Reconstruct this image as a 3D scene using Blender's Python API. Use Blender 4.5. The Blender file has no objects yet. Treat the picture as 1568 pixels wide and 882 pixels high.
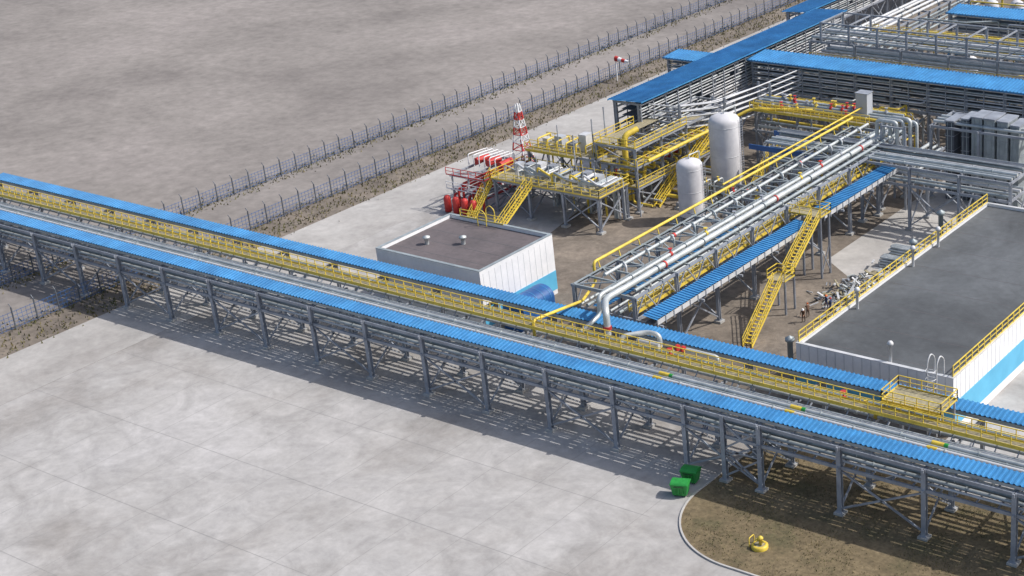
import bpy, math, random
from mathutils import Vector, Matrix, Euler
random.seed(7)
scene=bpy.context.scene
# ------------------------------------------------------------------ materials
def mat(name,c1,c2=None,scale=1.0,rough=.6,metal=0.0,bump=0.0,detail=6,c3=None,lo=.35,hi=.65,fine=None,stain=None):
    m=bpy.data.materials.new(name);m.use_nodes=True
    nt=m.node_tree;N=nt.nodes;L=nt.links
    b=N['Principled BSDF'];b.inputs['Roughness'].default_value=rough;b.inputs['Metallic'].default_value=metal
    g=N.new('ShaderNodeNewGeometry')
    n=N.new('ShaderNodeTexNoise');n.inputs['Scale'].default_value=scale;n.inputs['Detail'].default_value=detail;n.inputs['Roughness'].default_value=.62
    L.new(g.outputs['Position'],n.inputs['Vector'])
    r=N.new('ShaderNodeValToRGB');L.new(n.outputs['Fac'],r.inputs['Fac'])
    c2=c2 or tuple(x*.8 for x in c1)
    r.color_ramp.elements[0].position=lo;r.color_ramp.elements[0].color=(*c2,1)
    r.color_ramp.elements[1].position=hi;r.color_ramp.elements[1].color=(*c1,1)
    if c3:
        e=r.color_ramp.elements.new((lo+hi)/2);e.color=(*c3,1)
    out=r.outputs['Color'];n2=n
    for fs,fa in ([fine] if fine else [])+([stain] if stain else []):
        n2=N.new('ShaderNodeTexNoise');n2.inputs['Scale'].default_value=fs;n2.inputs['Detail'].default_value=8;n2.inputs['Roughness'].default_value=.7
        if stain and (fs,fa)==stain: n2.inputs['Distortion'].default_value=1.5
        L.new(g.outputs['Position'],n2.inputs['Vector'])
        mr=N.new('ShaderNodeMapRange');mr.inputs['From Min'].default_value=.3;mr.inputs['From Max'].default_value=.7
        mr.inputs['To Min'].default_value=1-fa;mr.inputs['To Max'].default_value=1+fa
        L.new(n2.outputs['Fac'],mr.inputs['Value'])
        mx=N.new('ShaderNodeVectorMath');mx.operation='SCALE'
        L.new(out,mx.inputs[0]);L.new(mr.outputs[0],mx.inputs['Scale']);out=mx.outputs[0]
    L.new(out,b.inputs['Base Color'])
    if bump:
        bp=N.new('ShaderNodeBump');bp.inputs['Strength'].default_value=bump;bp.inputs['Distance'].default_value=.1
        L.new(n2.outputs['Fac'],bp.inputs['Height']);L.new(bp.outputs['Normal'],b.inputs['Normal'])
    return m
STEEL=mat('painted_steel',(.35,.38,.43),(.23,.25,.29),.6,.55,.1)
STEELD=mat('dark_steel',(.12,.14,.17),(.07,.08,.10),.6,.6,.2)
PIPE=mat('aluminium_cladding',(.57,.60,.61),(.39,.43,.44),.8,.48,.3)
PIPE2=mat('grey_green_pipe',(.38,.43,.45),(.26,.30,.32),.8,.5,.2)
PIPEW=mat('pale_cladding',(.64,.65,.67),(.47,.49,.51),.8,.55,.1)
BLUE=mat('blue_profiled_sheet',(.055,.26,.53),(.036,.19,.42),.35,.5,.0,fine=(3,.14),stain=(.15,.18))
BLUED=mat('blue_paint',(.02,.12,.36),(.015,.08,.25),.5,.5)
YEL=mat('yellow_paint',(.78,.59,.08),(.58,.43,.06),1.2,.5)
GRATE=mat('grating',(.44,.39,.25),(.25,.23,.16),3,.7,.2)
RED=mat('red_paint',(.58,.045,.04),(.38,.03,.025),1,.55)
WHITE=mat('white_paint',(.80,.81,.82),(.68,.70,.72),.4,.55)
WALL=mat('white_sandwich_panel',(.80,.81,.83),(.70,.72,.75),.25,.5,fine=(2,.03))
WALLG=mat('grey_sandwich_panel',(.46,.49,.54),(.38,.41,.45),.25,.5)
LBLUE=mat('light_blue_panel',(.12,.46,.70),(.09,.38,.60),.3,.5)
ROOF=mat('bitumen_roof',(.11,.12,.13),(.068,.075,.082),.09,.85,0,.2,fine=(1.2,.14),stain=(.06,.28))
ROOFP=mat('brown_roof',(.14,.12,.125),(.09,.08,.085),.15,.85,0,.1,fine=(1.5,.15))
CONC=mat('concrete',(.43,.42,.415),(.29,.275,.26),.05,.9,0,.2,c3=(.385,.375,.365),fine=(.9,.12),stain=(.16,.19))
ROAD=mat('road_concrete',(.43,.42,.405),(.33,.315,.30),.06,.9,0,.1,fine=(.9,.12),stain=(.1,.15))
JOINT=mat('joint_sealant',(.29,.285,.28),(.22,.22,.215),1,.9)
SOIL=mat('soil',(.225,.19,.155),(.135,.114,.095),.10,.95,0,.8,c3=(.18,.154,.127),fine=(1.1,.30),stain=(.2,.2))
FIELD=mat('field_soil',(.28,.255,.24),(.19,.173,.162),.03,.95,0,.6,c3=(.24,.22,.205),fine=(.5,.22),stain=(.02,.12))
GRASS=mat('dry_grass',(.185,.145,.085),(.105,.092,.048),.22,.95,0,.9,c3=(.155,.12,.068),fine=(2.2,.38),stain=(.35,.2))
BLADE=mat('grass_blades',(.17,.14,.06),(.07,.085,.03),.4,.9)
KERB=mat('kerb_concrete',(.50,.49,.47),(.38,.37,.36),.5,.9)
FOOT=mat('footing_concrete',(.46,.46,.45),(.34,.34,.33),.5,.9)
GREEN=mat('green_plastic',(.03,.32,.06),(.02,.24,.045),2,.5)
TANK=mat('tank_cladding',(.66,.66,.68),(.54,.54,.57),.5,.65,.0,fine=(1.5,.05),stain=(.4,.06))
BLACK=mat('rubber',(.02,.02,.02),(.015,.015,.015),1,.7)
# ------------------------------------------------------------------ builders
class M:
    def __init__(s,name,mat): s.n=name;s.m=mat;s.v=[];s.f=[];s.s=[]
    def add(s,vs,fs,sm=False):
        o=len(s.v);s.v+=[tuple(v) for v in vs];s.f+=[tuple(i+o for i in f) for f in fs];s.s+=[sm]*len(fs)
ALL=[]
class O:
    def __init__(s,name): s.n=name;s.p={};ALL.append(s)
    def __call__(s,part,m):
        if part not in s.p: s.p[part]=M(part,m)
        return s.p[part]
CF=[(0,3,2,1),(4,5,6,7),(0,1,5,4),(1,2,6,5),(2,3,7,6),(3,0,4,7)]
def box(m,x0,x1,y0,y1,z0,z1):
    m.add([(x0,y0,z0),(x1,y0,z0),(x1,y1,z0),(x0,y1,z0),(x0,y0,z1),(x1,y0,z1),(x1,y1,z1),(x0,y1,z1)],CF)
def beam(m,p,q,w=.2,h=None):
    h=h or w;p=Vector(p);q=Vector(q);d=(q-p)
    if d.length<1e-4:return
    d.normalize();up=Vector((0,0,1)) if abs(d.z)<.95 else Vector((0,1,0))
    s=d.cross(up).normalized();u=s.cross(d)
    vs=[]
    for c in (p,q):
        for a,b in((-1,-1),(1,-1),(1,1),(-1,1)): vs.append(c+s*a*w/2+u*b*h/2)
    m.add(vs,CF)
def pipe(m,pts,r,n=10,bend=None):
    pts=[Vector(p) for p in pts];path=[pts[0]];bend=bend or r*2.2
    for i in range(1,len(pts)-1):
        a,b,c=pts[i-1],pts[i],pts[i+1];d1=(a-b);d2=(c-b);k=min(bend,d1.length*.45,d2.length*.45)
        s=b+d1.normalized()*k;e=b+d2.normalized()*k
        for t in(0,.25,.5,.75,1): path.append(s*(1-t)**2+b*2*t*(1-t)+e*t*t)
    path.append(pts[-1]);vs=[];u=None
    for i,p in enumerate(path):
        d=(path[min(i+1,len(path)-1)]-path[max(i-1,0)]).normalized()
        if u is None:
            u=d.cross(Vector((0,0,1)) if abs(d.z)<.9 else Vector((1,0,0))).normalized()
        u=(u-d*u.dot(d)).normalized();w=d.cross(u)
        for k in range(n):
            a=2*math.pi*k/n;vs.append(p+(u*math.cos(a)+w*math.sin(a))*r)
    fs=[(i*n+k,i*n+(k+1)%n,(i+1)*n+(k+1)%n,(i+1)*n+k) for i in range(len(path)-1) for k in range(n)]
    m.add(vs,fs,True);o=(len(path)-1)*n
    m.add([vs[k] for k in range(n)]+[vs[o+k] for k in range(n)],[tuple(range(n))[::-1],tuple(range(n,2*n))])
def lathe(m,x,y,prof,n=28):
    vs=[(x+r*math.cos(2*math.pi*k/n),y+r*math.sin(2*math.pi*k/n),z) for r,z in prof for k in range(n)]
    m.add(vs,[(i*n+k,i*n+(k+1)%n,(i+1)*n+(k+1)%n,(i+1)*n+k) for i in range(len(prof)-1) for k in range(n)],True)
def hcol(m,x,y,z0,z1,s=.36):
    t=.06
    box(m,x-s/2,x+s/2,y-s/2,y-s/2+t,z0,z1);box(m,x-s/2,x+s/2,y+s/2-t,y+s/2,z0,z1);box(m,x-t/2,x+t/2,y-s/2+t,y+s/2-t,z0,z1)
def foot(o,x,y,s=.95):
    box(o('footings',FOOT),x-s/2,x+s/2,y-s/2,y+s/2,-.1,.28);box(o('base_plates',STEEL),x-.3,x+.3,y-.3,y+.3,.28,.33)
def tm(ax): return (lambda a,b,z:(a,b,z)) if ax=='x' else (lambda a,b,z:(b,a,z))
def corr(m,ax,a0,a1,b0,z0,b1,z1,pitch=.5,dep=.09,th=.03):
    T=tm(ax);n=int((a1-a0)/pitch);vs=[]
    for i in range(n):
        a=a0+i*pitch
        for da,dz in((0,0),(.5,0),(.58,1),(.92,1)):
            vs.append(T(a+da*pitch,b0,z0+dz*dep));vs.append(T(a+da*pitch,b1,z1+dz*dep))
    k=len(vs)//2
    m.add(vs,[(2*i,2*i+2,2*i+3,2*i+1) for i in range(k-1)])
def rail(m,pts,h=1.1,sp=1.5,th=.075,toe=True):
    for p,q in zip(pts,pts[1:]):
        p=Vector(p);q=Vector(q);L=(q-p).length;n=max(1,round(L/sp))
        for i in range(n+1):
            c=p.lerp(q,i/n);beam(m,c,c+Vector((0,0,h)),th)
        for k in(1,.55): beam(m,p+Vector((0,0,h*k)),q+Vector((0,0,h*k)),th*(1 if k==1 else .75))
        if toe: beam(m,p+Vector((0,0,.09)),q+Vector((0,0,.09)),.03,.16)
def walkway(o,ax,a0,a1,b0,b1,z,sides=(1,1),sp=1.5):
    T=tm(ax);g=o('grating_deck',GRATE);y=o('yellow_railings',YEL)
    p,q=T(a0,b0,z-.06),T(a1,b1,z)
    box(g,min(p[0],q[0]),max(p[0],q[0]),min(p[1],q[1]),max(p[1],q[1]),z-.06,z)
    for b,s in((b0,sides[0]),(b1,sides[1])):
        beam(y,T(a0,b,z-.1),T(a1,b,z-.1),.06,.2)
        if s: rail(y,[T(a0,b,z),T(a1,b,z)],sp=sp)
def stairs(o,p,q,w=.9,axis=None):
    p=Vector(p);q=Vector(q);d=q-p;hz=Vector((d.x,d.y,0)).normalized();s=Vector((-hz.y,hz.x,0))*w/2
    y=o('yellow_stair_frame',YEL)
    for k in(-1,1):
        beam(y,p+s*k,q+s*k,.08,.28)
        for h in(1.05,.55): beam(y,p+s*k+Vector((0,0,h)),q+s*k+Vector((0,0,h)),.075)
        n=max(2,int(d.length/1.3))
        for i in range(n+1): c=p.lerp(q,i/n)+s*k;beam(y,c,c+Vector((0,0,1.05)),.07)
    n=int(abs(d.z)/.22)
    for i in range(1,n):
        c=p.lerp(q,i/n);beam(o('stair_treads',YEL),c-s,c+s,.26,.05)
def flange(m,p,ax,r,w=.12):
    p=Vector(p);d={'x':Vector((1,0,0)),'y':Vector((0,1,0)),'z':Vector((0,0,1))}[ax];pipe(m,[p-d*w/2,p+d*w/2],r,12)
def valve(o,p,ax,r,m=None):
    m=m or RED;mm=o('valves_'+m.name,m);flange(mm,p,ax,r*1.5,.35);x,y,z=p
    beam(mm,p,(x,y,z+r*3.2),.12);pipe(mm,[(x,y,z+r*3.2),(x,y,z+r*3.2+.06)],r*1.3,10)
def rack(o,ax,a0,a1,sp,rows,levels,cs=.36,brace=(0,3),trans=True):
    T=tm(ax);m=o('columns',STEEL);bm=o('beams',STEEL);br=o('bracing',STEEL);n=int(round((a1-a0)/sp));top=levels[-1]
    for i in range(n+1):
        a=a0+i*sp
        for b in rows:
            x,y,_=T(a,b,0);hcol(m,x,y,.3,top,cs);foot(o,x,y)
        for z in levels: beam(bm,T(a,rows[0]-.4,z-.15),T(a,rows[-1]+.4,z-.15),.2,.3)
        if trans:
            for b0,b1 in zip(rows,rows[1:]):
                zz=levels[0]
                beam(br,T(a,b0,.6),T(a,b1,zz-.5),.16);beam(br,T(a,b1,.6),T(a,b0,zz-.5),.16)
        if i<n:
            for b in rows:
                for z in levels: beam(bm,T(a,b,z-.18),T(a+sp,b,z-.18),.2,.32)
                if (i%brace[1])==brace[0]:
                    beam(br,T(a,b,.6),T(a+sp,b,levels[0]-.4),.16);beam(br,T(a+sp,b,.6),T(a,b,levels[0]-.4),.16)
def run(o,ax,a0,a1,b,z,r,m=None,fl=12):
    T=tm(ax);m=m or PIPE;pipe(o('pipes_'+m.name,m),[T(a0,b,z),T(a1,b,z)],r,10)
    a=a0+random.uniform(2,fl)
    while a<a1-1:
        flange(o('pipe_flanges',PIPE2),T(a,b,z),ax,r*1.35,.1);a+=random.uniform(fl*.7,fl*1.3)
def tray(o,ax,a0,a1,b0,b1,z,m=None):
    T=tm(ax);mm=o('cable_trays',m or PIPEW);
    beam(mm,T(a0,b0,z+.08),T(a1,b0,z+.08),.04,.18);beam(mm,T(a0,b1,z+.08),T(a1,b1,z+.08),.04,.18)
    beam(o('cables',STEELD),T(a0,(b0+b1)/2,z+.03),T(a1,(b0+b1)/2,z+.03),abs(b1-b0)*.9,.06)
# ------------------------------------------------------------------ ground
def sheet(name,pts,z,m):
    o=O(name);o.p['s']=M('surface',m);o.p['s'].add([(x,y,z) for x,y in pts],[tuple(range(len(pts)))]);o.single=True;return o
sheet('ground',[(-4000,-3000),(3000,-3000),(3000,5000),(-4000,5000)],0,SOIL)
sheet('field',[(-3000,-1500),(-171,-1500),(-171,4000),(-3000,4000)],.02,FIELD)
sheet('perimeter_road',[(-164,-400),(-153,-400),(-153,900),(-164,900)],.04,ROAD)
sheet('concrete_yard',[(-153,20),(20,20),(20,113.5),(-153,113.5)],.02,CONC)
sheet('concrete_apron',[(-153,113.5),(-119,113.5),(-119,132),(-131,146),(-136,168),(-153,200)],.03,CONC)
sheet('service_road',[(-93.5,128),(-78,128),(-78,215),(-93.5,215)],.02,ROAD)
sheet('soil_patch',[(-93.6,129),(-84,127),(-79,134),(-78.6,150),(-82,155),(-88,152),(-93.6,156)],.04,SOIL)
sheet('side_yard',[(-60,113.5),(0,113.5),(0,190),(-60,190)],.02,CONC)
j=O('yard_joints');m=j('joints',JOINT)
for i in range(26):
    x=-150+i*6+random.uniform(-.1,.1)
    if x<-77: m.add([(x,20,.026),(x+.045,20,.026),(x+.045,113,.026),(x,113,.026)],[(0,1,2,3)])
for i in range(8):
    y=30+i*11;m.add([(-153,y,.028),(-77.2,y,.028),(-77.2,y+.045,.028),(-153,y+.045,.028)],[(0,1,2,3)])
def arc(cx,cy,r,a0,a1,n=24): return [(cx+r*math.cos(math.radians(a0+(a1-a0)*i/n)),cy+r*math.sin(math.radians(a0+(a1-a0)*i/n))) for i in range(n+1)]
path=[(-75.6,112.8)]+arc(-66.6,101.8,9.2,180,270)+[(-10,92.6)]
sheet('grass_plot',path+[(-10,112.8)],.06,GRASS)
k=O('kerb');m=k('kerb_stones',KERB)
for p,q in zip(path,path[1:]):
    L=math.dist(p,q);n=max(1,int(L/1.0))
    for i in range(n):
        a=[p[c]+(q[c]-p[c])*i/n for c in(0,1)];b=[p[c]+(q[c]-p[c])*(i+.985)/n for c in(0,1)]
        beam(m,(*a,.06),(*b,.06),.17,.22)
g=O('grass');m=g('blades',BLADE)
for i in range(13000):
    x=random.uniform(-75,-38);y=random.uniform(93,112.5)
    if x<-66.6 and y<101.8 and math.hypot(x+66.6,y-101.8)>8.8: continue
    if math.sin(x*.7)+math.sin(y*.9+x*.3)+random.gauss(0,.9)<.1: continue
    h=random.uniform(.06,.2);a=random.uniform(0,6.28);w=.05
    m.add([(x-w*math.cos(a),y-w*math.sin(a),.05),(x+w*math.cos(a),y+w*math.sin(a),.05),(x+random.uniform(-.1,.1),y+random.uniform(-.1,.1),.05+h)],[(0,1,2)])
# dry weeds along fences and in the field
for i in range(9000):
    x=random.choice([-170,-184,-166])+random.gauss(0,1.2);y=random.uniform(60,300);h=random.uniform(.15,.5);a=random.uniform(0,6.28);w=.12
    m.add([(x-w*math.cos(a),y-w*math.sin(a),.02),(x+w*math.cos(a),y+w*math.sin(a),.02),(x+random.uniform(-.2,.2),y+random.uniform(-.2,.2),.02+h)],[(0,1,2)])
# ------------------------------------------------------------------ front pipe rack
o=O('pipe_rack')
S=8.4;X0=-95.8-S*13;X1=X0+S*21
rack(o,'x',X0,X1,S,[104.7,110.0],[5.0,7.0],.44,(1,2))
for x in(-74.6,):
    for y in(104.7,110): hcol(o('columns',STEEL),x,y,.3,7,.44);foot(o,x,y)
    for y in(104.7,110):
        beam(o('bracing',STEEL),(x,y,.6),(x+4.1,y,3.3),.16);beam(o('bracing',STEEL),(x+4.1,y,.6),(x,y,3.3),.16)
        beam(o('bracing',STEEL),(x,y,3.5),(x+4.1,y,6.3),.16);beam(o('bracing',STEEL),(x+4.1,y,3.5),(x,y,6.3),.16);beam(o('beams',STEEL),(x,y,3.4),(x+4.1,y,3.4),.16)
corr(o('blue_cover',BLUE),'x',X0,X1,105.0,7.5,106.7,7.75,.5,.1)
beam(o('fascia',PIPE2),(X0,105.0,7.3),(X1,105.0,7.3),.06,.3)
for x in range(int(X0),int(X1),2):
    beam(o('cover_posts',STEEL),(x,105.2,7.0),(x,105.2,7.45),.08);beam(o('cover_posts',STEEL),(x,106.6,7.0),(x,106.6,7.7),.08)
    beam(o('beams',STEEL),(x,104.7,4.9),(x,110,4.9),.1,.16);beam(o('beams',STEEL),(x,104.7,6.95),(x,110,6.95),.1,.14)
    if x%4==0: beam(o('bracing',STEEL),(x,104.7,5.1),(x+2,104.7,6.8),.1);beam(o('bracing',STEEL),(x+2,104.7,6.8),(x+4,104.7,5.1),.1)
tray(o,'x',X0,X1,105.3,106.5,7.05)
for b,r,mm in((107.1,.16,PIPE),(107.6,.2,PIPEW),(108.15,.13,PIPE2),(108.6,.2,PIPE),(109.1,.13,PIPEW),(109.5,.1,PIPE)): run(o,'x',X0,X1,b,7.1+r,r,mm,9)
for b,r,mm in((105.3,.12,PIPEW),(105.9,.2,PIPE),(106.6,.24,PIPE2),(107.6,.16,PIPE),(108.8,.22,PIPE2)): run(o,'x',X0,X1,b,5.05+r,r,mm,9)
walkway(o,'x',X0,X1,110.0,111.1,8.0,sp=1.4)
for i in range(22*4):
    x=X0+i*S/4
    if x<X1: beam(o('walkway_brackets',STEEL),(x,109.6,7.0),(x,110.6,7.85),.09)
for b,r,mm in((111.7,.2,PIPE),(112.4,.14,PIPEW),(113.1,.26,PIPE),(113.9,.16,PIPE2)): run(o,'x',X0,X1,b,6.4+r,r,mm,10)
for i in range(22): x=X0+i*S;beam(o('beams',STEEL),(x,110,6.25),(x,117,6.25),.2,.3);hcol(o('columns',STEEL),x,116.4,.3,7.0,.34);foot(o,x,116.4);beam(o('bracing',STEEL),(x,110.2,3),(x,116.3,6),.13)
beam(o('beams',STEEL),(X0,116.4,6.3),(X1,116.4,6.3),.2,.3)
corr(o('blue_cover',BLUE),'x',X0,X1,115.4,7.1,117.1,7.35,.5,.1)
beam(o('fascia',PIPE2),(X0,115.4,6.9),(X1,115.4,6.9),.06,.26)
tray(o,'x',X0,X1,115.6,116.9,6.6)
for x,b,z in((-86.5,113.1,6.66),(-66.5,113.1,6.66)): valve(o,(x,b,z),'x',.26)
for x in(-84.5,-69.5,-55): 
    pipe(o('yellow_bands',YEL),[(x,108.6,7.3),(x+1.2,108.6,7.3)],.23);pipe(o('green_bands',GREEN),[(x+1.2,108.6,7.3),(x+1.6,108.6,7.3)],.23)
    pipe(o('yellow_bands',YEL),[(x,107.6,7.3),(x+1,107.6,7.3)],.22)
for k in range(12):
    x=-62+random.uniform(-6,4);valve(o,(x,random.choice([111.7,112.4,113.1]),6.6),'x',.17,random.choice([YEL,RED,PIPE]))
walkway(o,'x',-61.5,-55.5,111.3,114.6,8.6,sp=1.2);rail(o('yellow_railings',YEL),[(-61.5,111.3,8.6),(-61.5,114.6,8.6)]);rail(o('yellow_railings',YEL),[(-55.5,111.3,8.6),(-55.5,114.6,8.6)])
for x in(-61.3,-55.7):
    for y in(111.5,114.4): beam(o('beams',STEEL),(x,y,6.4),(x,y,8.5),.15)
pp=o('drop_pipes',PIPE)
pipe(pp,[(-97.0,119,9.6),(-97.0,116.4,9.6),(-95.2,114.2,9.4),(-95.2,114.2,6.8)],.36,14,.9)
pipe(pp,[(-98.3,119,9.5),(-98.3,117,9.5),(-97.9,116.4,7.6),(-97.9,113.1,7.0)],.24,12,.6)
pipe(pp,[(-91.8,111.7,6.7),(-91.8,112.2,8.2),(-90.0,114.2,8.2),(-88.5,114.2,8.2),(-88.5,114.2,6.9)],.26,12,.6)
pipe(pp,[(-84.4,113.1,7.9),(-80.6,113.1,7.9),(-80.6,113.1,6.6)],.24,12,.5)
pipe(o('white_drum',PIPEW),[(-90.4,113.1,7.6),(-87.7,113.1,7.6)],.36,16)
flange(o('valves_red_paint',RED),(-95.2,114.2,7.6),'z',.46,.35)
for x in(-85.5,-84.8): flange(o('valves_red_paint',RED),(x,113.1,7.9),'x',.34,.25)
# ------------------------------------------------------------------ B rack (long one)
o=O('pipe_bridge')
rack(o,'y',119,180,7.625,[-103.3,-95.2],[6.6,9.1],.38,(1,3),trans=False)
T=tm('y');st=o('beams',STEEL);br=o('bracing',STEEL);stl=o('deck_beams',PIPE2)
for i in range(25):
    y=119+i*61/24;beam(stl,(-103.6,y,9.05),(-95,y,9.05),.18,.2)
    if i<24 and i%2==0:
        y2=y+61/24
        beam(stl,(-103.3,y,9.1),(-99.4,y2,9.1),.12);beam(stl,(-99.4,y2,9.1),(-103.3,y2+61/24,9.1),.12)
for i in range(16):
    y=119+i*61/16
    for x in(-103.3,-95.2):
        beam(br,(x,y,6.6),(x,y+61/32,9),.12);beam(br,(x,y+61/32,9),(x,y+61/16,6.6),.12)
beam(stl,(-99.4,119,9.05),(-99.4,180,9.05),.18,.22);beam(stl,(-103.3,119,9.07),(-103.3,180,9.07),.2,.26)
for i in range(9):
    y=119+i*7.625
    beam(br,(-103.3,y,.6),(-95.2,y,6.2),.16);beam(br,(-95.2,y,.6),(-103.3,y,6.2),.16)
    beam(st,(-95.2,y,6.45),(-91.6,y,6.45),.18,.24);beam(br,(-95.2,y,5.2),(-92,y,6.4),.12)
for b,r,mm,a0 in((-97.0,.36,PIPE,118.5),(-98.3,.24,PIPE,118.5),(-95.8,.2,PIPE2,120),(-101.4,.2,PIPE,122)):
    run(o,'y',a0,181,b,9.2+r,r,mm,11)
for y in(127,150,171): flange(o('valves_red_paint',RED),(-97,y,9.56),'y',.44,.22)
for y in(135,163): flange(o('valves_red_paint',RED),(-101.4,y,9.4),'y',.27,.3)
for y in(130,137,143,149,158,163,168): valve(o,(-98.3,y,9.44),'y',.2,random.choice([RED,STEEL,YEL]))
for y in range(122,178,5):
    mm=random.choice([PIPE,PIPEW,PIPE2]);yy=y+random.uniform(0,3);pipe(o('branch_'+mm.name,mm),[(-97.4,yy,6.9),(-97.4,yy,8.2),(-100.6,yy,8.2),(-100.6,yy,9.6),(-101.4,yy+.6,9.6)],.12,8,.3)
    valve(o,(-99,yy,8.2),'x',.15,random.choice([RED,YEL,STEEL]))
for b,r,mm in((-102.6,.18,PIPE),(-101.7,.2,PIPE2),(-98.6,.16,PIPE),(-98,.12,PIPEW),(-97.4,.2,PIPE2)): run(o,'y',119,180,b,6.7+r,r,mm,11)
corr(o('blue_cover',BLUE),'y',119,146,-101.0,7.0,-99.3,7.1,.5,.08)
walkway(o,'y',120,178,-96.8,-95.7,6.9)
yp=o('yellow_gas_pipe',YEL)
pipe(yp,[(-103.8,181,10.0),(-103.8,123.2,10.0),(-103.8,123.2,7.6),(-101.9,118.5,7.6),(-101.9,110.4,8.6),(-101.9,110.4,6.4)],.17,10,.5)
pipe(yp,[(-104.6,186,10.2),(-104.6,150,10.2)],.12,8)
for i in range(16): y=124+i*3.7;beam(o('yellow_pipe_supports',YEL),(-103.6,y,9.1),(-103.8,y,9.9),.1);beam(st,(-104.8,y,9.0),(-103.3,y,9.0),.12)
for a0,a1 in((118.5,149.5),(153,172)):
    corr(o('blue_cover',BLUE),'y',a0,a1,-93.9,7.55,-92.0,7.35,.5,.09)
    beam(o('cover_side',PIPEW),(-92.0,a0,7.0),(-92.0,a1,7.0),.05,.55);tray(o,'y',a0,a1,-93.6,-92.3,6.75)
    for k in range(int((a1-a0)/1.5)): beam(o('cover_ribs',STEEL),(-91.95,a0+k*1.5,6.5),(-91.95,a0+k*1.5,7.3),.1)
# stair tower
o=O('stair_tower')
stairs(o,(-88.6,130.0,.1),(-90.2,139.2,4.2),1.1)
g=o('landing',GRATE);box(g,-91.6,-89.2,139.2,141.4,4.14,4.2)
rail(o('yellow_railings',YEL),[(-89.2,139.2,4.2),(-89.2,141.4,4.2),(-91.6,141.4,4.2)]);rail(o('yellow_railings',YEL),[(-91.6,141.4,4.2),(-91.6,139.2,4.2)])
for x in(-91.5,-89.3):
    for y in(139.3,141.3): hcol(o('posts',STEEL),x,y,0,4.15,.2)
stairs(o,(-90.3,141.4,4.2),(-91.5,150.2,8.0),1.1)
box(g,-95.4,-90.8,150.2,152.6,7.94,8.0);rail(o('yellow_railings',YEL),[(-90.8,150.2,8),(-90.8,152.6,8),(-95.4,152.6,8)])
rail(o('yellow_railings',YEL),[(-95.4,150.2,8),(-92.1,150.2,8)])
for x in(-91,-93.5):
    for y in(150.4,152.4): hcol(o('posts',STEEL),x,y,0,7.9,.22)
beam(o('bracing',STEEL),(-91,150.4,.5),(-91,152.4,4),.1);beam(o('bracing',STEEL),(-91,152.4,.5),(-91,150.4,4),.1)
# riser at the far end of the bridge
o=O('pipe_riser')
for i in range(4):
    x=-97.2+i*.8;r=.2 if i%2 else .27;h=12.0+.2*(i%3)
    pipe(o('pipes',PIPE2 if i%2 else PIPE),[(x,174+i*.35,9.6),(x,176+i*.35,9.6),(x,176+i*.35,h),(x+3.0,176+i*.35,h),(x+3.0,176+i*.35,6.2-.3*i),(x+3.0,186,6.2-.3*i)],r,10,.6)
for x in(-96,-92.5):
    for y in(175,178.5): hcol(o('columns',STEEL),x,y,.3,12,.25)
beam(o('beams',STEEL),(-96,175,11.6),(-92.5,175,11.6),.2);beam(o('beams',STEEL),(-96,178.5,11.6),(-92.5,178.5,11.6),.2)
# ------------------------------------------------------------------ cross rack at the far end
o=O('cross_rack')
rack(o,'x',-110,-75,7,[169.5,174.5],[6.2,8.6],.36,(3,5))
for b,r,mm in((170,.2,PIPE),(170.8,.16,PIPE2),(171.6,.24,PIPE),(172.6,.14,PIPEW),(173.6,.2,PIPE2)): run(o,'x',-111,-75,b,8.7+r,r,mm)
for b,r,mm in((170,.2,PIPE2),(171.2,.16,PIPE),(172.6,.2,PIPEW),(173.6,.2,PIPE)): run(o,'x',-111,-75,b,6.3+r,r,mm)
for y in(168.8,175.2): beam(o('blue_beams',BLUED),(-113,y,8.3),(-102,y,8.3),.12,.7)
tray(o,'x',-111,-75,173,174.2,9.4)
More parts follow.
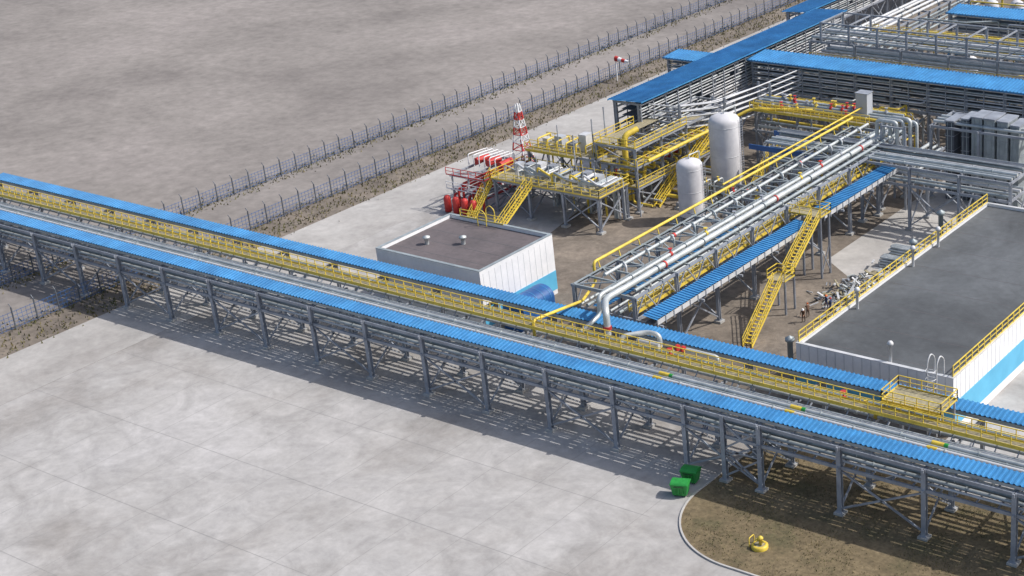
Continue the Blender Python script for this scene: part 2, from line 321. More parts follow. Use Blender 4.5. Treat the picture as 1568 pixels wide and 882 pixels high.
# ------------------------------------------------------------------ galleries
def gallery(name,ax,a0,a1,b0,b1,z0,z1,sp=6,lift=.35,seed=1):
    o=O(name);T=tm(ax);random.seed(seed)
    n=int((a1-a0)/sp)
    for i in range(n+1):
        a=a0+i*(a1-a0)/n
        for b in(b0+.5,b1-.5):
            x,y,_=T(a,b,0);hcol(o('columns',STEEL),x,y,.3,z1,.34);foot(o,x,y)
        for z in(z0,z1): beam(o('beams',STEEL),T(a,b0,z-.15),T(a,b1,z-.15),.2,.3)
        beam(o('bracing',STEEL),T(a,b0+.5,.6),T(a,b1-.5,z0-.5),.14);beam(o('bracing',STEEL),T(a,b1-.5,.6),T(a,b0+.5,z0-.5),.14)
        if i<n and i%3==1:
            an=a0+(i+1)*(a1-a0)/n
            for b in(b0+.5,b1-.5): beam(o('bracing',STEEL),T(a,b,.6),T(an,b,z0-.4),.14);beam(o('bracing',STEEL),T(an,b,.6),T(a,b,z0-.4),.14)
    k=int((z1-z0)/.85)
    for i in range(k+1):
        z=z0+i*(z1-z0-.3)/k
        for b in(b0+.15,b1-.15):
            beam(o('shelf_rails',PIPEW),T(a0,b,z),T(a1,b,z),.07,.14)
            aa=a0
            while aa<a1-2 and i<k:
                ae=min(a1,aa+random.uniform(8,30));bb=(.3 if b<(b0+b1)/2 else -.3)*random.uniform(.7,1.5)
                mm=random.choice([PIPE,PIPEW,PIPE2,PIPE]);pipe(o('side_pipes_'+mm.name,mm),[T(aa,b+bb,z+.25),T(ae,b+bb,z+.25)],random.uniform(.08,.17),6);aa=ae+random.uniform(0,2.5)
        if i<k: beam(o('cables',STEELD),T(a0,(b0+b1)/2,z+.1),T(a1,(b0+b1)/2,z+.1),(b1-b0)*.4,.08)
    a=a0
    while a<a1:
        for b in(b0+.1,b1-.1): beam(o('side_posts',STEEL),T(a,b,z0-.2),T(a,b,z1),.13)
        a+=3
    for b in(b0+.1,b1-.1): beam(o('beams',STEEL),T(a0,b,z0-.2),T(a1,b,z0-.2),.2,.34)
    corr(o('blue_roof',BLUE),ax,a0-.6,a1+.6,b0-.5,z1+.15,b1+.5,z1+lift+.15,.55,.12)
    for b,z in((b0-.5,z1+.1),(b1+.5,z1+lift+.1)): beam(o('roof_fascia',BLUE),T(a0-.6,b,z),T(a1+.6,b,z),.05,.22)
    return o
gallery('cable_gallery','y',169,226,-136,-131,7.2,12,6,.3,2)
gallery('cable_gallery','x',-130.3,-40,196.5,200.5,6.8,11.4,6,.4,3)
gallery('cable_gallery','x',-152,-136.8,204,207.5,5,7.6,5,.3,4)
gallery('cable_gallery','x',-116,-40,236,240,7,11,6,.4,5)
gallery('cable_gallery','y',245,330,-100,-96,7,11,6,.3,6)
gallery('cable_gallery','y',232,330,-146,-142,6,9.5,6,.3,7)
o=O('gallery_bend')
for i in range(6):
    z=7.4+i*.8
    for k in range(2):
        pipe(o('shelf_pipes',PIPE if k else PIPEW),[(-131.2+k*.7,171,z),(-128+k*.7,172+k*.3,z-.3),(-124.4+k*.7,177,z-.5),(-122.6,186,z-.5),(-121.6,196.6,z-.5)],.11,6,1)
for x,y in((-128,172.5),(-124,178),(-122,187)):
    for dx in(-1,1): hcol(o('columns',STEEL),x+dx,y,.3,11.4,.3);foot(o,x+dx,y)
    for i in range(6): beam(o('shelf_beams',STEEL),(x-1.3,y,7.1+i*.8-.5),(x+1.3,y,7.1+i*.8-.5),.1,.14)
    beam(o('bracing',STEEL),(x-1,y,.6),(x+1,y,6),.12);beam(o('bracing',STEEL),(x+1,y,.6),(x-1,y,6),.12)
# ------------------------------------------------------------------ process area
o=O('process_piping');random.seed(11)
rack(o,'x',-121,-100,7,[183,188],[5.5,9.0],.32,(0,2))
for b,z,r,mm in((183.5,9.2,.2,YEL),(184.6,9.2,.2,PIPE),(185.6,9.2,.26,PIPE2),(187,9.2,.2,PIPE),(187.6,9.2,.16,YEL),(184,5.7,.25,PIPE),(186,5.7,.2,PIPE2),(187.4,5.7,.2,YEL)): run(o,'x',-122,-99,b,z,r,mm)
walkway(o,'x',-121,-102,181.4,182.5,9.0)
walkway(o,'x',-113,-106,176.6,177.6,5.0)
walkway(o,'x',-119,-100,190.4,191.6,7.0)
for x in(-115,-107): stairs(o,(x,172,.1),(x,178.4,5.0),.9)
for i in range(46):
    x=random.uniform(-114,-103);y=random.uniform(172,196);z=random.uniform(2,8.5);L=random.uniform(3,8);h=random.uniform(1,4)
    mm=random.choice([PIPE,PIPE2,PIPEW,YEL,PIPE])
    pipe(o('loops_'+mm.name,mm),[(x,y,.2),(x,y,z),(x+L*.6,y,z),(x+L*.6,y+L*.5,z),(x+L*.6,y+L*.5,max(.3,z-h))],random.uniform(.08,.2),8,.4)
box(o('cabinets',WALLG),-105.5,-103.7,185,186.6,9.2,12.2);box(o('cabinet_frame',STEEL),-105.6,-103.6,184.9,186.7,12.2,12.3)
for k in range(24):
    valve(o,(random.uniform(-121,-100),random.choice([183.5,185.6,187]),9.3),'x',.2,random.choice([RED,YEL,STEEL]))
# low piping and pump sets around the tanks
o=O('pump_station');random.seed(21)
for i in range(9):
    x=-121+i*1.9;y=163.5+random.uniform(-.6,.6)
    if abs(x+116.8)<2.6: y+=1.6
    box(o('plinths',FOOT),x-.5,x+.5,y-.8,y+.8,0,.35);pipe(o('motors',BLUED if i%2 else STEEL),[(x,y-.7,.8),(x,y+.2,.8)],.28,12);pipe(o('casings',PIPE2),[(x,y+.2,.8),(x,y+.7,.8)],.36,12)
    pipe(o('risers_'+(PIPE if i%3 else YEL).name,PIPE if i%3 else YEL),[(x,y+.5,.8),(x,y+.5,2.6+.4*(i%3)),(x,y+2.6,2.6+.4*(i%3)),(x,y+2.6,.2)],.13,8,.3);valve(o,(x,y+1.5,2.6+.4*(i%3)),'y',.14,random.choice([RED,YEL]))
for z,y in((1.4,167.4),(2.0,167.9),(2.6,168.4)): run(o,'x',-124,-105,y,z,.14,random.choice([PIPE,PIPE2,YEL]))
for x in range(-123,-105,4): beam(o('supports',STEEL),(x,167,0),(x,167,2.8),.15);beam(o('supports',STEEL),(x,168.8,0),(x,168.8,2.8),.15);beam(o('supports',STEEL),(x,167,2.4),(x,168.8,2.4),.12)
o=O('distant_process_unit');random.seed(5)
rack(o,'x',-126,-46,8,[207,214],[6,9.5,12.5],.34,(0,2))
for z in(6.2,9.7,12.7):
    for b in(207.6,209,210.5,212,213.3): run(o,'x',-126,-40,b,z+.2,random.uniform(.12,.3),random.choice([PIPE,PIPE2,PIPEW]))
walkway(o,'x',-126,-46,205.4,206.6,9.5);walkway(o,'x',-120,-46,214.5,215.6,12.5)
rack(o,'y',216,262,8,[-128,-122],[6,10],.34,(0,2))
for b in(-127,-126,-124.5,-123): run(o,'y',216,264,b,10.3,.24,random.choice([PIPE,PIPEW])); run(o,'y',216,264,b,6.3,.2,PIPE2)
for i in range(90):
    x=random.uniform(-120,-50);y=random.uniform(216,275);z=random.uniform(3,11)
    mm=random.choice([PIPE,PIPE2,STEEL,STEEL,BLUE,YEL]);pipe(o('loops_'+mm.name,mm),[(x,y,.2),(x,y,z),(x+random.uniform(3,12),y,z),(x+13,y+3,z),(x+13,y+3,.3)],random.uniform(.1,.22),8,.5)
for i in range(9):
    x=random.uniform(-118,-60);y=random.uniform(218,258);lathe(o('vessels',TANK),x,y,[(.01,0),(1.3,0),(1.3,8),(1.1,8.6),(.5,9),(.01,9.1)],20)
for i in range(16):
    x=-124+i*5;hcol(o('columns',STEEL),x,207,12.5,15.5,.3);hcol(o('columns',STEEL),x,214,12.5,15.5,.3);beam(o('beams',STEEL),(x,207,15.4),(x,214,15.4),.2)
    beam(o('bracing',STEEL),(x,207,12.6),(x+5,207,15.3),.12)
beam(o('beams',STEEL),(-124,207,15.4),(-46,207,15.4),.2);beam(o('beams',STEEL),(-124,214,15.4),(-46,214,15.4),.2)
rack(o,'x',-118,-46,8,[226,232],[5,8.5],.34,(0,2));walkway(o,'x',-118,-46,224.6,225.8,8.5)
for b in(227,228.5,230,231): run(o,'x',-118,-46,b,8.8,.25,random.choice([PIPE,PIPE2,YEL]))
# ------------------------------------------------------------------ duct stack (right)
o=O('duct_stack')
for k,(x,y,w,h) in enumerate(((-89.4,183.5,1.2,11.0),(-87.4,184.0,1.1,11.4),(-85.7,184.0,1.5,11.8),(-83.9,184.0,1.5,11.8),(-82.1,184.2,1.5,11.6),(-80.4,184.4,1.2,11.2))):
    mm=(STEELD if k<2 else PIPE2)
    box(o('ducts_'+mm.name,mm),x-w/2,x+w/2,y-1.6,y+1.6,0,h)
    for z in range(1,int(h)+1,2): box(o('stiffeners',STEEL),x-w/2-.04,x+w/2+.04,y-1.64,y+1.64,z*1.0,z*1.0+.08)
    for xx in(-.25,.25): box(o('vertical_ribs',STEEL if k>1 else PIPE2),x+xx*w-.04,x+xx*w+.04,y-1.68,y-1.602,0,h-.1)
    box(o('cowls',STEEL),x-w/2-.1,x+w/2+.1,y-1.75,y+1.75,h,h+.2)
rack(o,'x',-92,-78,7,[181.5,188],[6,10.4],.32,(0,1))
for k in range(3): run(o,'x',-92,-60,182.4+k*1.2,10.7,.22,PIPE)
# ------------------------------------------------------------------ vertical tanks
def tank(x,y,r,h):
    o=O('storage_tank')
    lathe(o('shell',TANK),x,y,[(r,.9),(r,h-.54*r),(r*.97,h-.36*r),(r*.86,h-.2*r),(r*.6,h-.07*r),(r*.3,h-.015*r),(.01,h)],40)
    for z in(2.6,h*.5,h-r*.75): lathe(o('seams',PIPEW),x,y,[(r+.003,z),(r+.03,z+.02),(r+.03,z+.07),(r+.003,z+.09)],40)
    for a in range(4):
        a=a*math.pi/2+.78;beam(o('legs',STEEL),(x+r*.8*math.cos(a),y+r*.8*math.sin(a),0),(x+r*.8*math.cos(a),y+r*.8*math.sin(a),1.6),.3)
    box(o('base',FOOT),x-r-.3,x+r+.3,y-r-.3,y+r+.3,-.1,.25);lathe(o('shell',TANK),x,y,[(.01,.45),(r*.7,.6),(r,.9)],40)
    pipe(o('nozzles',PIPE),[(x,y,h-.1),(x,y,h+.5),(x+.2,y+r+.4,h+.5),(x+.2,y+r+.4,.5)],.09,8,.3)
    for k in range(int(h/.4)): beam(o('ladder',STEEL),(x+r+.15,y+.4,1+k*.4*.9),(x+r+.15,y+.9,1+k*.4*.9),.04)
    for yy in(.9,.4): beam(o('ladder',STEEL),(x+r+.15,y+yy,.5),(x+r+.15,y+yy,h*.97),.06)
tank(-116.8,160,1.75,8.7);tank(-118.4,171,2.2,11.6)
# ------------------------------------------------------------------ left equipment platform
o=O('equipment_platform');random.seed(3)
rack(o,'x',-143,-125,6,[150.5,156.5],[5.0],.34,(0,2))
box(o('grating_deck',GRATE),-143.5,-124.6,150.2,156.9,5.02,5.1)
r=o('yellow_railings',YEL);rail(r,[(-143.5,150.2,5.1),(-124.6,150.2,5.1),(-124.6,156.9,5.1),(-143.5,156.9,5.1),(-143.5,150.2,5.1)])
for i in range(9):
    x=-142+i*2;h=random.uniform(.8,2.2);mm=random.choice([PIPEW,WALLG,YEL,STEEL])
    box(o('cabinets_'+mm.name,mm),x-.5,x+.5,154,155.3,5.1,5.1+h)
    beam(o('poles',STEEL),(x+.7,153,5.1),(x+.7,153,8.3),.09)
for i in range(26):
    x=random.uniform(-142,-127);mm=random.choice([PIPE,YEL,PIPEW,PIPE2,STEEL]);pipe(o('pipes_'+mm.name,mm),[(x,151.5,5.3),(x,151.5,6+random.random()*1.5),(x+2.5,151.5,6.3),(x+2.5,155.5,6.3),(x+2.5,155.5,.3)],random.uniform(.09,.18),8,.3)
walkway(o,'x',-143,-134,157.3,158.4,7.2);rack(o,'x',-143,-131,6,[158,162],[7.1],.3,(0,2))
box(o('upper_deck',GRATE),-143,-131,158.4,162.2,7.12,7.2);rail(r,[(-143,162.2,7.2),(-131,162.2,7.2),(-131,158.4,7.2)])
for i in range(5):
    x=-141.5+i*2.2;hh=[1.0,1.6,.8,2.4,1.2][i];mm=[PIPEW,WALLG,STEEL,PIPEW,YEL][i];box(o('upper_cabinets_'+mm.name,mm),x-.5,x+.5+.3*(i%2),160,160.9+.2*i,7.2,7.2+hh)
for i in range(7): x=-142+i*1.7;pipe(o('upper_pipes',PIPE if i%2 else YEL),[(x,159,7.3),(x,159,8.4),(x,161.8,8.4),(x,161.8,4)],.12,8,.3)
beam(o('poles',STEEL),(-132,159,7.2),(-132,159,12.5),.14);beam(o('poles',STEEL),(-138,158.7,7.2),(-138,158.7,11),.1)
stairs(o,(-136.5,141.5,.1),(-136.5,150.2,5.1),1.0)
stairs(o,(-144.1,146,.1),(-144.1,151.5,5.1),1.0)
o=O('metering_skid');random.seed(8)
rack(o,'y',159,183,6,[-131.5,-125],[3.6,6.6,9.2],.3,(0,2))
for z,y1 in((3.7,183),(6.7,183),(9.3,171)):
    box(o('grating_decks',GRATE),-131.5,-129.6,159,y1,z,z+.05);box(o('grating_decks',GRATE),-126.2,-124.9,159,y1,z,z+.05)
    rail(o('yellow_railings',YEL),[(-124.8,159,z),(-124.8,y1,z)]);rail(o('yellow_railings',YEL),[(-131.8,158.8,z),(-124.8,158.8,z)]);rail(o('yellow_railings',YEL),[(-131.8,158.8,z),(-131.8,y1 if z<9 else 168,z)])
stairs(o,(-124,170,3.7),(-124,176,6.7),.9);stairs(o,(-124.2,162,.1),(-124.2,168.5,3.7),.9)
for i in range(20):
    y=160+i*1.05;mm=[YEL,YEL,PIPE,YEL,PIPE2][i%5]
    pipe(o('manifold_'+mm.name,mm),[(-131,y,4.3),(-126.6,y,4.3),(-126.6,y,7.4 if i%2 else 1),(-123.4,y,7.4 if i%2 else 1)],.17,8,.4)
pipe(o('manifold_yellow_paint',YEL),[(-123.6,160,7.4),(-123.6,178,7.4),(-120.5,181,9.2),(-112,184,9.2)],.24,12,1)
pipe(o('manifold_yellow_paint',YEL),[(-129.0,162,.3),(-129.0,162,9.6),(-128.1,164,10.2)],.42,12,.8)
pipe(o('manifold_yellow_paint',YEL),[(-123.5,164,1.2),(-120,164,1.2),(-120,176,1.2)],.25,10,.6)
for i in range(26):
    valve(o,(random.uniform(-131,-126),160+random.randrange(20)*1.05,4.3),'x',.2,random.choice([RED,YEL,PIPEW]))
for y in(159,165,171): 
    for a,b in(((-131.5,y,3.6),(-125,y,6.4)),((-125,y,6.8),(-131.5,y,9.1))): beam(o('bracing',STEEL),a,b,.12)
for x,y,h in((-124,158,8),(-133,163,13),(-133,156,11)): beam(o('poles',STEEL),(x,y,0),(x,y,h),.14)
o=O('red_white_mast')
for i in range(9):
    m=o('red_sections',RED) if i%2 else o('white_sections',WHITE);z=i*1.15;s=1.3-.12*i;s2=1.3-.12*(i+1)
    for a,b in((-1,-1),(1,-1),(1,1),(-1,1)): beam(m,(-151.5+a*s,166+b*s,z),(-151.5+a*s2,166+b*s2,z+1.15),.15)
    for a,b,c,d in((-1,-1,1,-1),(1,-1,1,1),(1,1,-1,1),(-1,1,-1,-1)):
        beam(m,(-151.5+a*s,166+b*s,z),(-151.5+c*s2,166+d*s2,z+1.15),.09);beam(m,(-151.5+a*s,166+b*s,z),(-151.5+c*s,166+d*s,z),.09)
o=O('red_pump_skid')
rack(o,'x',-150.5,-144.5,3,[150,159],[2.8,4.8],.2,(0,1));
for i in range(7): pipe(o('red_pipes',RED),[(-150+i*.9,149.5,.3),(-150+i*.9,149.5,2+.9*(i%3)),(-150+i*.9,159,2+.9*(i%3)),(-150+i*.9,159,.3)],.18,8,.4)
for i in range(3): pipe(o('red_vessels',RED),[(-149.5+i*2.2,154,5.5),(-149.5+i*2.2,156.5,5.5)],.5,14)
for i in range(4): lathe(o('red_vessels',RED),-149.6+i*1.6,147.6,[(.01,.1),(.5,.2),(.5,2.2),(.35,2.5),(.01,2.6)],16)
for i in range(6): pipe(o('white_pipes',WHITE),[(-150.4+i,153.5,5),(-150.4+i,153.5,6.6),(-149.8+i,157,6.6),(-149.8+i,157,5)],.08,8,.3)
rail(o('red_railing',RED),[(-151,149.4,4.8),(-144,149.4,4.8),(-144,159.4,4.8)]);rail(o('white_railing',WHITE),[(-151,149.2,2.8),(-144,149.2,2.8)])
# ------------------------------------------------------------------ white building on the left
def block(o,x0,x1,y0,y1,h,roofm,par=.45,capm=None):
    t=.35
    box(o('walls',WALL),x0,x1,y0,y1,0,h)
    box(o('roof',roofm),x0+t,x1-t,y0+t,y1-t,h,h+.03)
    p=o('parapet',WALL)
    box(p,x0,x1,y0,y0+t,h+.001,h+par);box(p,x0,x1,y1-t,y1,h+.001,h+par);box(p,x0,x0+t,y0+t,y1-t,h+.001,h+par);box(p,x1-t,x1,y0+t,y1-t,h+.001,h+par)
    c=o('parapet_cap',capm or PIPE2)
    for a,b,cc,d in((x0-.04,x1+.04,y0-.04,y0+t+.03),(x0-.04,x1+.04,y1-t-.03,y1+.04),(x0-.04,x0+t+.03,y0+t+.03,y1-t-.03),(x1-t-.03,x1+.04,y0+t+.03,y1-t-.03)): box(c,a,b,cc,d,h+par,h+par+.05)
o=O('white_service_building')
block(o,-134,-117.6,119.5,132.4,7.2,ROOFP)
box(o('blue_band',LBLUE),-117.61,-117.56,119.5,132.4,.6,3.0)
for i in range(12): y=120+i;box(o('panel_seams',WALLG),-117.605,-117.585,y,y+.03,3.01,7.2)
L=o('yellow_ladder',YEL);rail(L,[(-132,132.1,7.65),(-125,132.1,7.65)],h=1.0)
for y in(131.4,133):
    pipe(L,[(-128.5,y,4),(-128.5,y,9),(-127.8,y,9.5),(-127.1,y,9),(-127.1,y,7.4)],.06,6,.4)
for x,y in((-126,126),(-130,124)): lathe(o('roof_vents',PIPE),x,y,[(.25,7.2),(.25,8.0),(.45,8.0),(.45,8.2),(.01,8.35)],14)
for i in range(3): box(o('roof_felt_seams',ROOF),-133.6,-118,122+i*3,122.06+i*3,7.231,7.236)
o=O('blue_pump_hood')
vs=[];n=12
for i in range(n+1):
    a=math.pi*i/n
    for y in(121.5,127): vs.append((-115.0+1.6*math.cos(a),y,2.6+1.2*math.sin(a)))
h=o('vault',BLUED);h.add(vs,[(2*i,2*i+2,2*i+3,2*i+1) for i in range(n)],True);h.add([vs[2*i] for i in range(n+1)],[tuple(range(n+1))]);h.add([vs[2*i+1] for i in range(n+1)],[tuple(range(n+1))])
box(o('body',BLUED),-116.6,-113.4,121.5,127,.02,2.6)
for k in range(5): 
    vv=[]
    for i in range(n+1):
        a=math.pi*i/n
        for dy in(0,.08): vv.append((-115.0+1.64*math.cos(a),122+k*1.1+dy,2.6+1.24*math.sin(a)))
    o('ribs',BLUE).add(vv,[(2*i,2*i+2,2*i+3,2*i+1) for i in range(n)])
# ------------------------------------------------------------------ big flat-roof building right
o=O('flat_roof_workshop')
block(o,-77.3,-59.6,122.2,167.5,6.0,ROOF,.35,PIPEW)
for i in range(8): box(o('roof_felt_seams',ROOFP),-76.9,-60,124+i*5.6,124.05+i*5.6,6.031,6.036)
box(o('blue_band',LBLUE),-59.61,-59.56,122.2,167.5,1.0,3.6);box(o('blue_band',LBLUE),-77.3,-59.6,122.15,122.19,1.6,2.9)
for i in range(45): y=122.8+i;box(o('panel_seams',WALLG),-59.6,-59.58,y,y+.03,3.61,6.3)
for i in range(17): x=-76.8+i*1.02;box(o('panel_seams',WALLG),x,x+.04,122.17,122.195,0.1,1.59);box(o('panel_seams',WALLG),x,x+.04,122.17,122.195,2.91,6.3)
r=o('yellow_railings',YEL)
rail(r,[(-77.1,122.5,6.4),(-77.1,167.3,6.4)],sp=1.4,h=1.15,th=.09);rail(r,[(-59.8,122.5,6.4),(-59.8,167.3,6.4)],sp=1.4,h=1.15,th=.09)
for x,y in((-66.8,122.9),(-76.3,146),(-76.4,152.5),(-76.2,133)): 
    lathe(o('roof_vents',PIPEW),x,y,[(.16,6),(.16,8.1),(.32,8.1),(.32,8.3),(.2,8.5),(.01,8.55)],14)
L=o('roof_ladder',PIPEW)
for x in(-61.9,-60.9): 
    pipe(L,[(x,121.2,.2),(x,121.2,8.0),(x,121.9,8.7),(x,122.8,8.0),(x,122.8,6.1)],.07,8,.6)
for k in range(19): beam(L,(-61.9,121.2,.5+k*.38),(-60.9,121.2,.5+k*.38),.05)
for k in range(7):
    z=2+k*.9;pipe(L,[(-61.9,121.2,z),(-61.8,120.4,z),(-61.0,120.4,z),(-60.9,121.2,z)],.035,6,.3)
for x,y,h in((-78.6,150.5,7.4),(-78.8,158,8.4),(-78.4,122.8,6.7)):
    o=O('vent_pipe');lathe(o('stack',PIPE2),x,y,[(.3,0),(.3,h-.6),(.5,h-.6),(.5,h-.3),(.01,h)],14);box(o('base',FOOT),x-.5,x+.5,y-.5,y+.5,-.05,.2);flange(o('flange',PIPE),(x,y,h*.5),'z',.4,.1)
# ------------------------------------------------------------------ perimeter fences
def fence(x,y0,y1,h=2.4,sp=3):
    o=O('perimeter_fence');p=o('posts',STEELD);r=o('mesh_wires',BLUED);y=y0
    while y<=y1:
        beam(p,(x,y,0),(x,y,h+.5),.13);beam(p,(x,y,h+.5),(x-.35,y,h+.9),.08);y+=sp
    for k in range(5): beam(r,(x,y0,.3+k*(h-.4)/4),(x,y1,.3+k*(h-.4)/4),.035)
    y=y0
    while y<y1:
        beam(r,(x,y,.2),(x,y,h),.03);y+=.6
fence(-170,40,330);fence(-184,40,340,2.2)
o=O('windsock')
beam(o('pole',WHITE),(-168.4,211,0),(-168.4,211,4.2),.14)
for i in range(4):
    a=i*.7;m=o('red_cloth',RED) if i%2==0 else o('white_cloth',WHITE);r0=.5-.07*i;r1=.5-.07*(i+1)
    vs=[(-168.4+ (a if s==0 else a+.7),211+(r0 if s==0 else r1)*math.cos(t*math.pi/6),4-.12*a-(.084 if s else 0)+(r0 if s==0 else r1)*math.sin(t*math.pi/6)) for s in(0,1) for t in range(12)]
    m.add(vs,[(t,(t+1)%12,12+(t+1)%12,12+t) for t in range(12)],True)
# ------------------------------------------------------------------ small objects
def bin_(x,y,rot):
    o=O('waste_container');o.loc=(x,y,.02);o.rot=rot
    m=o('body',GREEN)
    w0,w1,d0,d1,h=.64,.82,.46,.64,1.3
    m.add([(-w0,-d0,.16),(w0,-d0,.16),(w0,d0,.16),(-w0,d0,.16),(-w1,-d1,h),(w1,-d1,h),(w1,d1,h),(-w1,d1,h)],[CF[0]]+CF[2:])
    box(m,-w1-.05,w1+.05,-d1-.05,d1+.05,h+.001,h+.07)
    vs=[]
    for i in range(9):
        a=math.pi*i/8
        for xx in(-w1,w1): vs.append((xx,-d1*math.cos(a),h+.07+.2*math.sin(a)))
    l=o('lid',GREEN);l.add(vs,[(2*i,2*i+2,2*i+3,2*i+1) for i in range(8)],True);l.add(vs[0::2],[tuple(range(9))]);l.add(vs[1::2],[tuple(range(9))])
    for xx in(-.35,0,.35): box(m,xx-.04,xx+.04,-d1-.02,-d0+.02,.35,h)
    for xx in(-.48,.48):
        for yy in(-.32,.32): pipe(o('wheels',BLACK),[(xx-.04,yy,.1),(xx+.04,yy,.1)],.1,10);beam(m,(xx,yy,.1),(xx,yy,.2),.05)
    pipe(o('handle',BLACK),[(-.5,-d1-.12,h-.1),(.5,-d1-.12,h-.1)],.03,6)
bin_(-76.9,100.6,.35);bin_(-77.4,103.0,.2)
o=O('fire_hydrant')
hx,hy=-65.6,96.5
lathe(o('cover_ring',YEL),hx,hy,[(.75,.06),(.75,.35),(.62,.45),(.5,.45)],24);lathe(o('hatch',GRATE),hx,hy,[(.5,.40),(.01,.46)],20)
lathe(o('standpipe',YEL),hx+.1,hy,[(.16,.4),(.16,1.0),(.26,1.0),(.26,1.1),(.12,1.25),(.01,1.28)],14)
pipe(o('side_outlets',YEL),[(hx-.35,hy,.8),(hx+.5,hy,.8)],.11,10);pipe(o('hoop',YEL),[(hx-.9,hy-.3,.06),(hx-.9,hy-.3,.9),(hx-.9,hy+.5,.9),(hx-.9,hy+.5,.06)],.05,8,.2)
o=O('pipe_bundle');random.seed(4)
for bx,by in((-84,160),(-83.5,156.5)):
    for lay in range(4):
        for i in range(7-lay): pipe(o('pipes',PIPEW if (i+lay)%3 else PIPE),[(bx-3+random.uniform(-.2,.2),by+(i+lay/2)*.34,.3+lay*.3),(bx+2.5,by+(i+lay/2)*.34,.3+lay*.3)],.16,8)
    for xx in(-2,1.5): box(o('timbers',SOIL),bx+xx-.1,bx+xx+.1,by-.3,by+2.6,.02,.14)
o=O('scrap_pile')
for i in range(260):
    x=random.gauss(-85,2.2);y=random.gauss(149,3.2);z=abs(random.gauss(0,.4));a=random.uniform(0,6.28);L=random.uniform(.4,1.6);mm=[PIPEW,STEEL,STEELD,PIPE,GRATE][i%5]
    beam(o('pieces_'+mm.name,mm),(x,y,.08+z),(x+L*math.cos(a),y+L*math.sin(a),.08+z*random.random()),random.uniform(.08,.35),.12)
for px,py in((-86.6,154),(-82.5,144),(-88.5,146)):
    o=O('wooden_pallet')
    for k in range(7): box(o('boards',GRATE),px+k*.18,px+k*.18+.13,py,py+1.2,.14,.17)
    for k in range(3): box(o('bearers',SOIL),px,px+1.21,py+k*.53,py+k*.53+.12,.02,.139)
# ------------------------------------------------------------------ finish meshes
def finish():
    for o in ALL:
        allv=[v for p in o.p.values() for v in p.v]
        if not allv: continue
        single=getattr(o,'single',False);loc=getattr(o,'loc',None)
        if loc is None: c=Vector((sum(v[0] for v in allv)/len(allv),sum(v[1] for v in allv)/len(allv),0)) if not single else Vector((0,0,0));sub=c
        else: c=Vector(loc);sub=Vector((0,0,0))
        par=None
        if not single:
            par=bpy.data.objects.new(o.n,None);par.location=c;par.rotation_euler[2]=getattr(o,'rot',0);par.empty_display_size=.5;scene.collection.objects.link(par)
        for p in o.p.values():
            if not p.v: continue
            me=bpy.data.meshes.new(p.n);me.from_pydata([(v[0]-sub.x,v[1]-sub.y,v[2]) for v in p.v],[],p.f)
            me.polygons.foreach_set('use_smooth',p.s);me.materials.append(p.m);me.update()
            ob=bpy.data.objects.new(o.n if single else p.n,me);scene.collection.objects.link(ob)
            if par: ob.parent=par
finish()
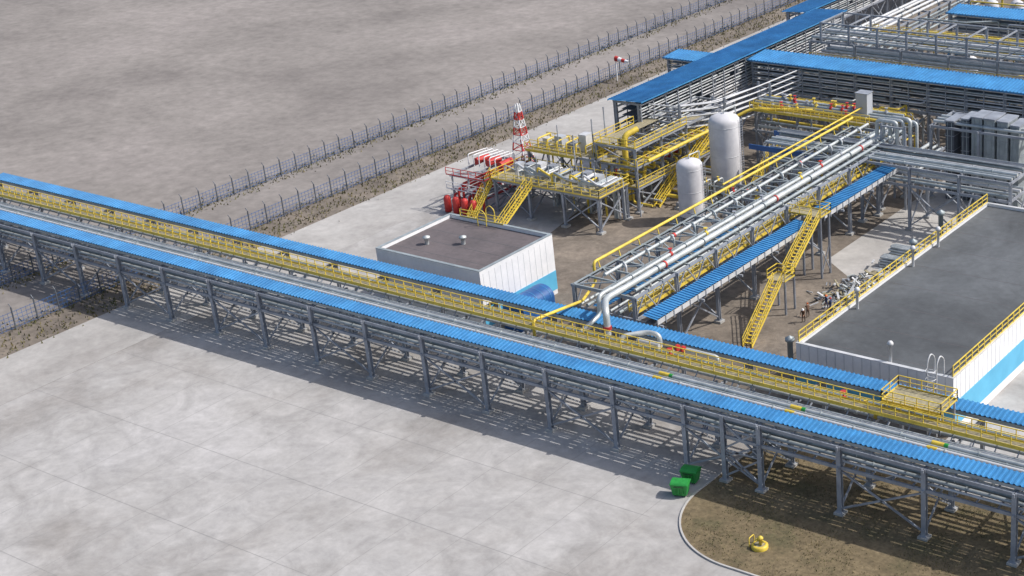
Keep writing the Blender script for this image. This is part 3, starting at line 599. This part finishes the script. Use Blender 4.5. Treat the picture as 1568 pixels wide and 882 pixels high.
# ------------------------------------------------------------------ people
SKIN=mat('skin',(.55,.33,.23),(.48,.28,.2),4,.6)
BOOT=mat('boot_leather',(.03,.025,.02),(.02,.02,.02),4,.6)
def person(name,x,y,rot,cloth,helmet,arms=(0.15,0.15),bend=0.0,stride=.15,vest=None):
    J=[];E=[]
    def j(p,r,par=None):
        J.append((Vector(p),r));
        if par is not None:E.append((par,len(J)-1))
        return len(J)-1
    def up(p):
        p=Vector(p);q=p-Vector((0,0,.95));c,s=math.cos(bend),math.sin(bend)
        return Vector((q.x,q.y*c+q.z*s,.95+q.z*c-q.y*s))
    pel=j((0,0,.95),.155);w=j(up((0,0,1.12)),.145,pel);ch=j(up((0,.0,1.33)),.17,w);nk=j(up((0,0,1.50)),.062,ch)
    h1=j(up((0,.015,1.60)),.085,nk);h2=j(up((0,.01,1.69)),.09,h1);j(up((0,.11,1.61)),.018,h1)
    for s in(-1,1): j(up((s*.095,0,1.63)),.02,h1)
    for s,ar in((-1,arms[0]),(1,arms[1])):
        sh=j(up((s*.20,0,1.43)),.075,ch);el=up((s*.25,.02,1.43))+Vector((0,.30*math.sin(ar),-.30*math.cos(ar)));e=j(el,.052,sh)
        wr=el+Vector((-s*.03,.26*math.sin(ar+.35),-.26*math.cos(ar+.35)));wi=j(wr,.036,e)
        d=(wr-el).normalized();pa=j(wr+d*.07,.036,wi)
        for k in range(4): 
            side=Vector((0,1,0)) if abs(d.y)<.7 else Vector((0,0,1))
            f=wr+d*.10+side*(k-1.5)*.024;f1=j(f,.011,pa);f2=j(f+d*(.045-.006*abs(k-1.5))+Vector((-s*.008,0,0)),.009,f1);j(f+d*(.075-.01*abs(k-1.5))+Vector((-s*.022,0,0)),.008,f2)
        t=j(wr+d*.05+side*.045,.012,wi);j(wr+d*.09+side*.06,.009,t)
    for s in(-1,1):
        hp=j((s*.10,0,.88),.105,pel);kn=j((s*.12,s*stride*.5+.03,.50),.07,hp);an=j((s*.12,s*stride,.10),.05,kn);to=j((s*.13,s*stride+.17,.05),.045,an)
    me=bpy.data.meshes.new('tmp');me.from_pydata([p for p,_ in J],E,[]);ob=bpy.data.objects.new('tmp',me);scene.collection.objects.link(ob)
    md=ob.modifiers.new('s','SKIN');
    for i,(p,r) in enumerate(J):
        v=me.skin_vertices[0].data[i];v.radius=(r,r)
    me.skin_vertices[0].data[0].use_root=True
    ob.modifiers.new('u','SUBSURF').levels=1
    dg=bpy.context.evaluated_depsgraph_get();ev=bpy.data.meshes.new_from_object(ob.evaluated_get(dg));bpy.data.objects.remove(ob)
    for mm in(cloth,SKIN,BOOT): ev.materials.append(mm)
    neck=up((0,0,1.50));ax=(up((0,0,1.7))-neck).normalized();hands=[J[i][0] for i in range(len(J)) if J[i][1]==.036]
    for p in ev.polygons:
        p.use_smooth=True;c=p.center
        if (c-neck).dot(ax)>0 and (c-neck).length<.35: p.material_index=1
        elif min((c-h).length for h in hands)<.07 or any((c-h).length<.13 and h.z>c.z for h in hands if c.z<.9): p.material_index=1
        elif c.z<.16: p.material_index=2
    par=bpy.data.objects.new(name,None);par.location=(x,y,.04);par.rotation_euler[2]=rot;scene.collection.objects.link(par)
    b=bpy.data.objects.new('body',ev);scene.collection.objects.link(b);b.parent=par
    def sub(n,vs,fs,m):
        me=bpy.data.meshes.new(n);me.from_pydata(vs,[],fs);me.materials.append(m)
        for p in me.polygons:p.use_smooth=True
        o=bpy.data.objects.new(n,me);scene.collection.objects.link(o);o.parent=par
    n=16;vs=[];prof=[(.165,1.665),(.13,1.672),(.128,1.72),(.10,1.77),(.05,1.795),(.002,1.80)]
    for r,z in prof:
        for k in range(n):
            a=2*math.pi*k/n;vs.append(tuple(up((r*math.cos(a),r*1.12*math.sin(a)+.01,z))))
    sub('helmet',vs,[(i*n+k,i*n+(k+1)%n,(i+1)*n+(k+1)%n,(i+1)*n+k) for i in range(len(prof)-1) for k in range(n)],helmet)
    for s in(-1,1):
        c=Vector((s*.035,.098,1.63));e=.012;sub('eye',[tuple(up(c+Vector(d)*e)) for d in((1,0,0),(0,1,0),(-1,0,0),(0,-1,0),(0,0,1),(0,0,-1))],[(0,1,4),(1,2,4),(2,3,4),(3,0,4),(1,0,5),(2,1,5),(3,2,5),(0,3,5)],BLACK)
    c=Vector((0,.10,1.565));sub('mouth',[tuple(up(c+Vector(d))) for d in((-.025,0,-.005),(.025,0,-.005),(.025,0,.005),(-.025,0,.005))],[(0,1,2,3)],RED)
NAVY=mat('navy_workwear',(.03,.05,.14),(.02,.035,.09),3,.9);BRN=mat('brown_workwear',(.16,.09,.06),(.1,.06,.04),3,.9)
ORG=mat('orange_helmet',(.75,.16,.03),(.6,.12,.02),3,.4)
person('worker',-86.0,142.9,2.6,NAVY,ORG,(.2,.9));person('worker',-85.2,142.5,1.7,NAVY,RED,(.1,.3))
person('worker',-86.7,139.9,.6,BRN,ORG,(.9,.9),.7);person('worker',-86.5,138.6,3.4,BRN,WHITE,(.8,.6),.3)
person('worker',-81.2,111.2,1.2,NAVY,WHITE,(.3,.2),.05,.25)
# ------------------------------------------------------------------ light
S=Vector((.62,.42,.0)).normalized();el=math.radians(46);S=Vector((S.x*math.cos(el),S.y*math.cos(el),math.sin(el)))
sd=bpy.data.lights.new('sun','SUN');sd.energy=4.0;sd.angle=math.radians(.5);sd.color=(1,.95,.89)
so=bpy.data.objects.new('sun',sd);scene.collection.objects.link(so);so.rotation_euler=S.to_track_quat('Z','Y').to_euler();so.location=(0,0,100)
w=bpy.data.worlds.new('World');scene.world=w;w.use_nodes=True;nt=w.node_tree
sk=nt.nodes.new('ShaderNodeTexSky');sk.sky_type='NISHITA';sk.sun_disc=False;sk.sun_elevation=el;sk.sun_rotation=math.atan2(S.x,S.y);sk.dust_density=3.0
nt.links.new(sk.outputs[0],nt.nodes['Background'].inputs[0]);nt.nodes['Background'].inputs[1].default_value=.145
scene.view_settings.view_transform='Standard';scene.view_settings.look='None';scene.view_settings.exposure=0
# ------------------------------------------------------------------ camera
A=Vector((-3917,833,-2407)).normalized();B=Vector((1720,1133,-2407)).normalized();X=-A;B=(B-B.dot(X)*X).normalized();Z=X.cross(B)
R=Matrix((X,B,Z))
cd=bpy.data.cameras.new('camera');cam=bpy.data.objects.new('camera',cd);scene.collection.objects.link(cam)
cam.matrix_world=Matrix.Translation((0,0,75))@R.to_4x4()
cd.sensor_width=36;cd.lens=36*2407/1568;cd.shift_x=-361/1568;cd.shift_y=2/1568;cd.clip_start=1;cd.clip_end=8000
scene.camera=cam
